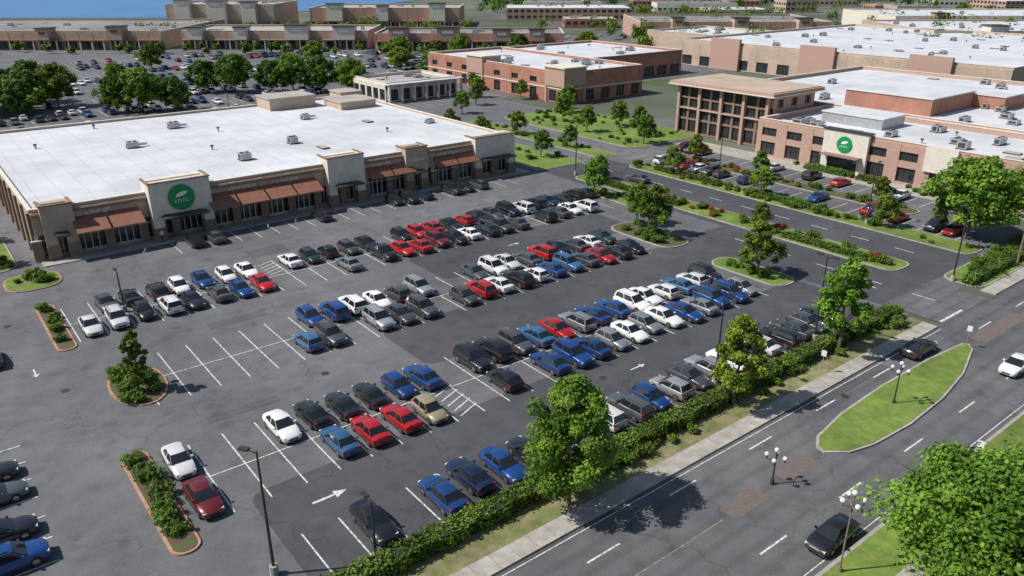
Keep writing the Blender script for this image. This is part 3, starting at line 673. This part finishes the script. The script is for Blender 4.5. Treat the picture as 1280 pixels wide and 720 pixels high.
row(37.7,{0:'k',2:'b',3:'n',4:'b',5:'k',8:'w',9:'g'},(10,20,1.0,'wwskgwb'))
for a,c in((27,'k'),(29.7,'g'),(45,'k'),(57.2,'k'),(59.8,'k'),(62.4,'n'),(67.6,'k'),(70.2,'k'),(72.8,'g')): car(a,101.9,c)
for k,c in enumerate(('k',None,'b','k',None,'g','k')):
    if c: car(-1,43.3+2.6*k,c,ang=0)
car(1.6,79.5,'k',ang=math.pi/2,name='car_driving'); 
for k in range(23):
    if cr.random()<.4: car(109.8,42.3+2.6*k,cr.choice('rkwgrb'),ang=cr.choice([0,math.pi]))
    if cr.random()<.45: car(121,42.3+2.6*k,cr.choice('rkwgds'),ang=cr.choice([0,math.pi]))
car(110,54,'r',ang=0.1,t=PIK)
car(96.2,88,'g',ang=1.57,name='car_driving',t=SED)
car(74.5,20.9,'w',ang=math.pi,t=SED,name='car_driving'); car(71,28.2,'k',ang=0,t=SED,name='car_driving'); car(40.6,18.9,'k',ang=math.pi,name='car_driving',t=SED); car(101,28.0,'k',ang=0,t=SUV,name='car_driving')
rowsb=[176,181,193,198,212,217,232,237,252,257,272,277,292,297,312,317,330]
for b in rowsb:
    a=-10
    while a<205:
        a+=2.6
        d=.6175*a+.7865*b; rr=.7865*a-.6175*b
        if abs(rr)>d*.68 or d>335: continue
        if 100<a<215 and 183<b<228 : continue
        if a>136 and b<235: continue
        if a>88 and b<182: continue
        if cr.random()<.42: car(a,b,ang=None)
for d in(400,406,418,424):
    x=-140
    while x<60:
        x+=2.8
        if cr.random()<.3:
            X,Y=RD(x,d); car(X,Y,ang=ang+1.57)
mk2=MB()
for b in rowsb[::2]:
    for k in range(80):
        a=-5+2.6*k
        if a>136 or (a>100 and 183<b<228): continue
        mk2.quad([(x,y,.04) for x,y in rect(a-1.3,a-1.18,b-2.4,b+7.4)])
obj('painted_markings',mk2.mesh('rear_lot_markings',[WLINE]))
# ---------------------------------------------------------------- street furniture
def lampmesh(H,arms=1):
    mb=MB(); mb.tube((0,0,0),(0,0,.7),.28,.26,10,1); mb.tube((0,0,.7),(0,0,H),.1,.06,8,0)
    for k in range(arms):
        sg=1 if k==0 else -1
        mb.tube((0,0,H-.15),(sg*.6,0,H),.04,.04,6,0); mb.box(min(sg*.5,sg*1.1),max(sg*.5,sg*1.1),-.17,.17,H-.04,H+.08,0); mb.box(min(sg*.6,sg*1.0),max(sg*.6,sg*1.0),-.12,.12,H-.06,H-.042,2)
    return mb.mesh('lamp_post_mesh',[POLEM,CONC,LAMP],recalc=True)
LM1=lampmesh(8.8,1);LM2=lampmesh(8.8,2);LM3=lampmesh(4.6,1)
for x,y,m,rz in((11.5,37.8,LM1,2.2),(51,36.2,LM2,1.57),(65.4,35.6,LM2,1.57),(92,34.5,LM1,1),(108,32.5,LM1,2),(14.3,84.5,LM3,1.57),(104.5,52,LM1,0),(104.5,78,LM1,0),(16.8,34.9,LM3,1.57),(60,180,LM2,0),(90,200,LM2,0),(50,240,LM2,0),(91,98,LM1,0)):
    obj('street_lamp',m,(x,y,.03),rz)
def globe(x,y,H,rz,mat=POLEM):
    mb=MB(); mb.tube((0,0,0),(0,0,.4),.17,.12,10,0); mb.tube((0,0,.4),(0,0,H),.065,.045,8,0)
    for k in range(4):
        a=k*math.pi/2; dx,dy=.62*math.cos(a),.62*math.sin(a)
        mb.tube((0,0,H-.75),(dx,dy,H-.6),.028,.024,6,0); mb.tube((dx,dy,H-.62),(dx,dy,H-.45),.05,.07,8,0); mb.ball((dx,dy,H-.28),.17,1)
    mb.tube((0,0,H),(0,0,H+.08),.05,.07,8,0); mb.ball((0,0,H+.25),.18,1)
    obj('globe_street_lamp',mb.mesh('globe_street_lamp',[mat,LAMP],recalc=True),(x,y,.02),rz)
globe(42.7,24.6,2.6,.4); globe(38.4,16.9,5.6,.9,WOOD); globe(60,24.8,3.6,.2); 
def utility(x,y,H):
    mb=MB(); mb.tube((0,0,0),(0,0,H),.14,.09,8,0); mb.box(-.06,.06,-1.1,1.1,H-.7,H-.58,0); mb.box(-.06,.06,-.8,.8,H-1.6,H-1.5,0)
    for k in(-1,-.5,.5,1): mb.tube((0,k,H-.578),(0,k,H-.4),.05,.03,6,1)
    mb.tube((.25,0,H-2.9),(.25,0,H-2.1),.17,.17,8,1)
    obj('utility_pole',mb.mesh('utility_pole',[WOOD,METAL],recalc=True),(x,y,.1),.4)
utility(103,31.9,9)
def sign(x,y,rz,c=0):
    mb=MB(); mb.tube((0,0,0),(0,0,2.3),.035,.035,6,0); mb.box(.04,.06,-.22,.22,1.7,2.25,1)
    obj('traffic_sign',mb.mesh('traffic_sign',[METAL,[WHITEP,GREEN,AWN][c]],recalc=True),(x,y,.1),rz)
for q in((60,31.5,3.4,0),(56,16.6,3.4,0),(75.5,25.8,3.4,0)): sign(*q)
def ped(x,y,rz,shirt):
    me=bpy.data.meshes.new('pedestrian')
    J=[(0,0,.95),(0,.0,1.2),(0,0,1.42),(0,0,1.52),(.02,0,1.66),(0,.18,1.4),(.04,.24,1.12),(.16,.24,.9),(0,-.18,1.4),(-.06,-.24,1.12),(.02,-.25,.88),(.02,.1,.9),(.16,.1,.5),(.2,.1,.07),(.33,.1,.03),(-.02,-.1,.9),(-.05,-.1,.5),(-.28,-.1,.12),(-.16,-.1,.03),(0.02,0,1.75)]
    E=[(0,1),(1,2),(2,3),(3,4),(4,19),(2,5),(5,6),(6,7),(2,8),(8,9),(9,10),(0,11),(11,12),(12,13),(13,14),(0,15),(15,16),(16,17),(17,18)]
    R=[.14,.13,.12,.055,.095,.055,.045,.03,.055,.045,.03,.09,.06,.04,.035,.09,.06,.04,.035,.07]
    me.from_pydata(J,E,[]); o=obj('pedestrian',me,(x,y,.16),rz)
    o.modifiers.new('skin','SKIN')
    try:
        bpy.context.view_layer.objects.active=o
        if not me.skin_vertices: bpy.ops.mesh.customdata_skin_add()
        for i,v in enumerate(me.skin_vertices[0].data): v.radius=(R[i],R[i]); v.use_root=(i==0)
    except Exception as ex: print(ex)
    o.modifiers.new('sub','SUBSURF').levels=1
    m,nt,b=newmat('clothes_'+str(int(x))); tc=N(nt,'ShaderNodeTexCoord'); sp=N(nt,'ShaderNodeSeparateXYZ'); nt.links.new(tc.outputs['Object'],sp.inputs[0])
    rp=N(nt,'ShaderNodeValToRGB'); rp.color_ramp.interpolation='CONSTANT'; el=rp.color_ramp.elements
    dv=N(nt,'ShaderNodeMath',operation='DIVIDE'); dv.inputs[1].default_value=2; nt.links.new(sp.outputs[2],dv.inputs[0]); nt.links.new(dv.outputs[0],rp.inputs[0])
    el[0].position=0; el[0].color=(.03,.03,.035,1); el[1].position=.05; el[1].color=(.04,.05,.09,1)
    for p_,c_ in((.475,shirt),(.745,(.45,.27,.19)),(.845,(.04,.025,.02))): e=el.new(p_); e.color=(*c_,1)
    nt.links.new(rp.outputs[0],b.inputs['Base Color']); me.materials.append(m)
ped(24,105,1.5,(.6,.6,.6)); ped(48,105,.1,(.1,.15,.3))
# ---------------------------------------------------------------- light and camera
el=math.radians(49); sv=Vector((-.86,.50,0)).normalized()*math.cos(el)+Vector((0,0,math.sin(el)))
L=bpy.data.lights.new('sun','SUN'); L.energy=5.0; L.angle=math.radians(.5); L.color=(1,.96,.90)
lo=bpy.data.objects.new('sun',L); COL.objects.link(lo); lo.rotation_euler=sv.to_track_quat('Z','Y').to_euler(); lo.location=(0,0,80)
w=bpy.data.worlds.new('World'); sc.world=w; w.use_nodes=True; nt=w.node_tree
sk=nt.nodes.new('ShaderNodeTexSky'); sk.sky_type='NISHITA'; sk.sun_disc=False; sk.sun_elevation=el; sk.sun_rotation=math.atan2(sv.x,sv.y)
nt.links.new(sk.outputs[0],nt.nodes['Background'].inputs[0]); nt.nodes['Background'].inputs[1].default_value=.095
cam=bpy.data.cameras.new('camera'); co=bpy.data.objects.new('camera',cam); COL.objects.link(co)
co.location=(0,0,34); p=math.atan2(405,976)
fw=Vector((.6175*math.cos(p),.7865*math.cos(p),-math.sin(p))); co.rotation_euler=fw.to_track_quat('-Z','Y').to_euler()
cam.sensor_width=36; cam.lens=976/1280*36; cam.clip_start=.5; cam.clip_end=9000
sc.camera=co
sc.view_settings.view_transform='Standard'; sc.view_settings.look='None'; sc.view_settings.exposure=0
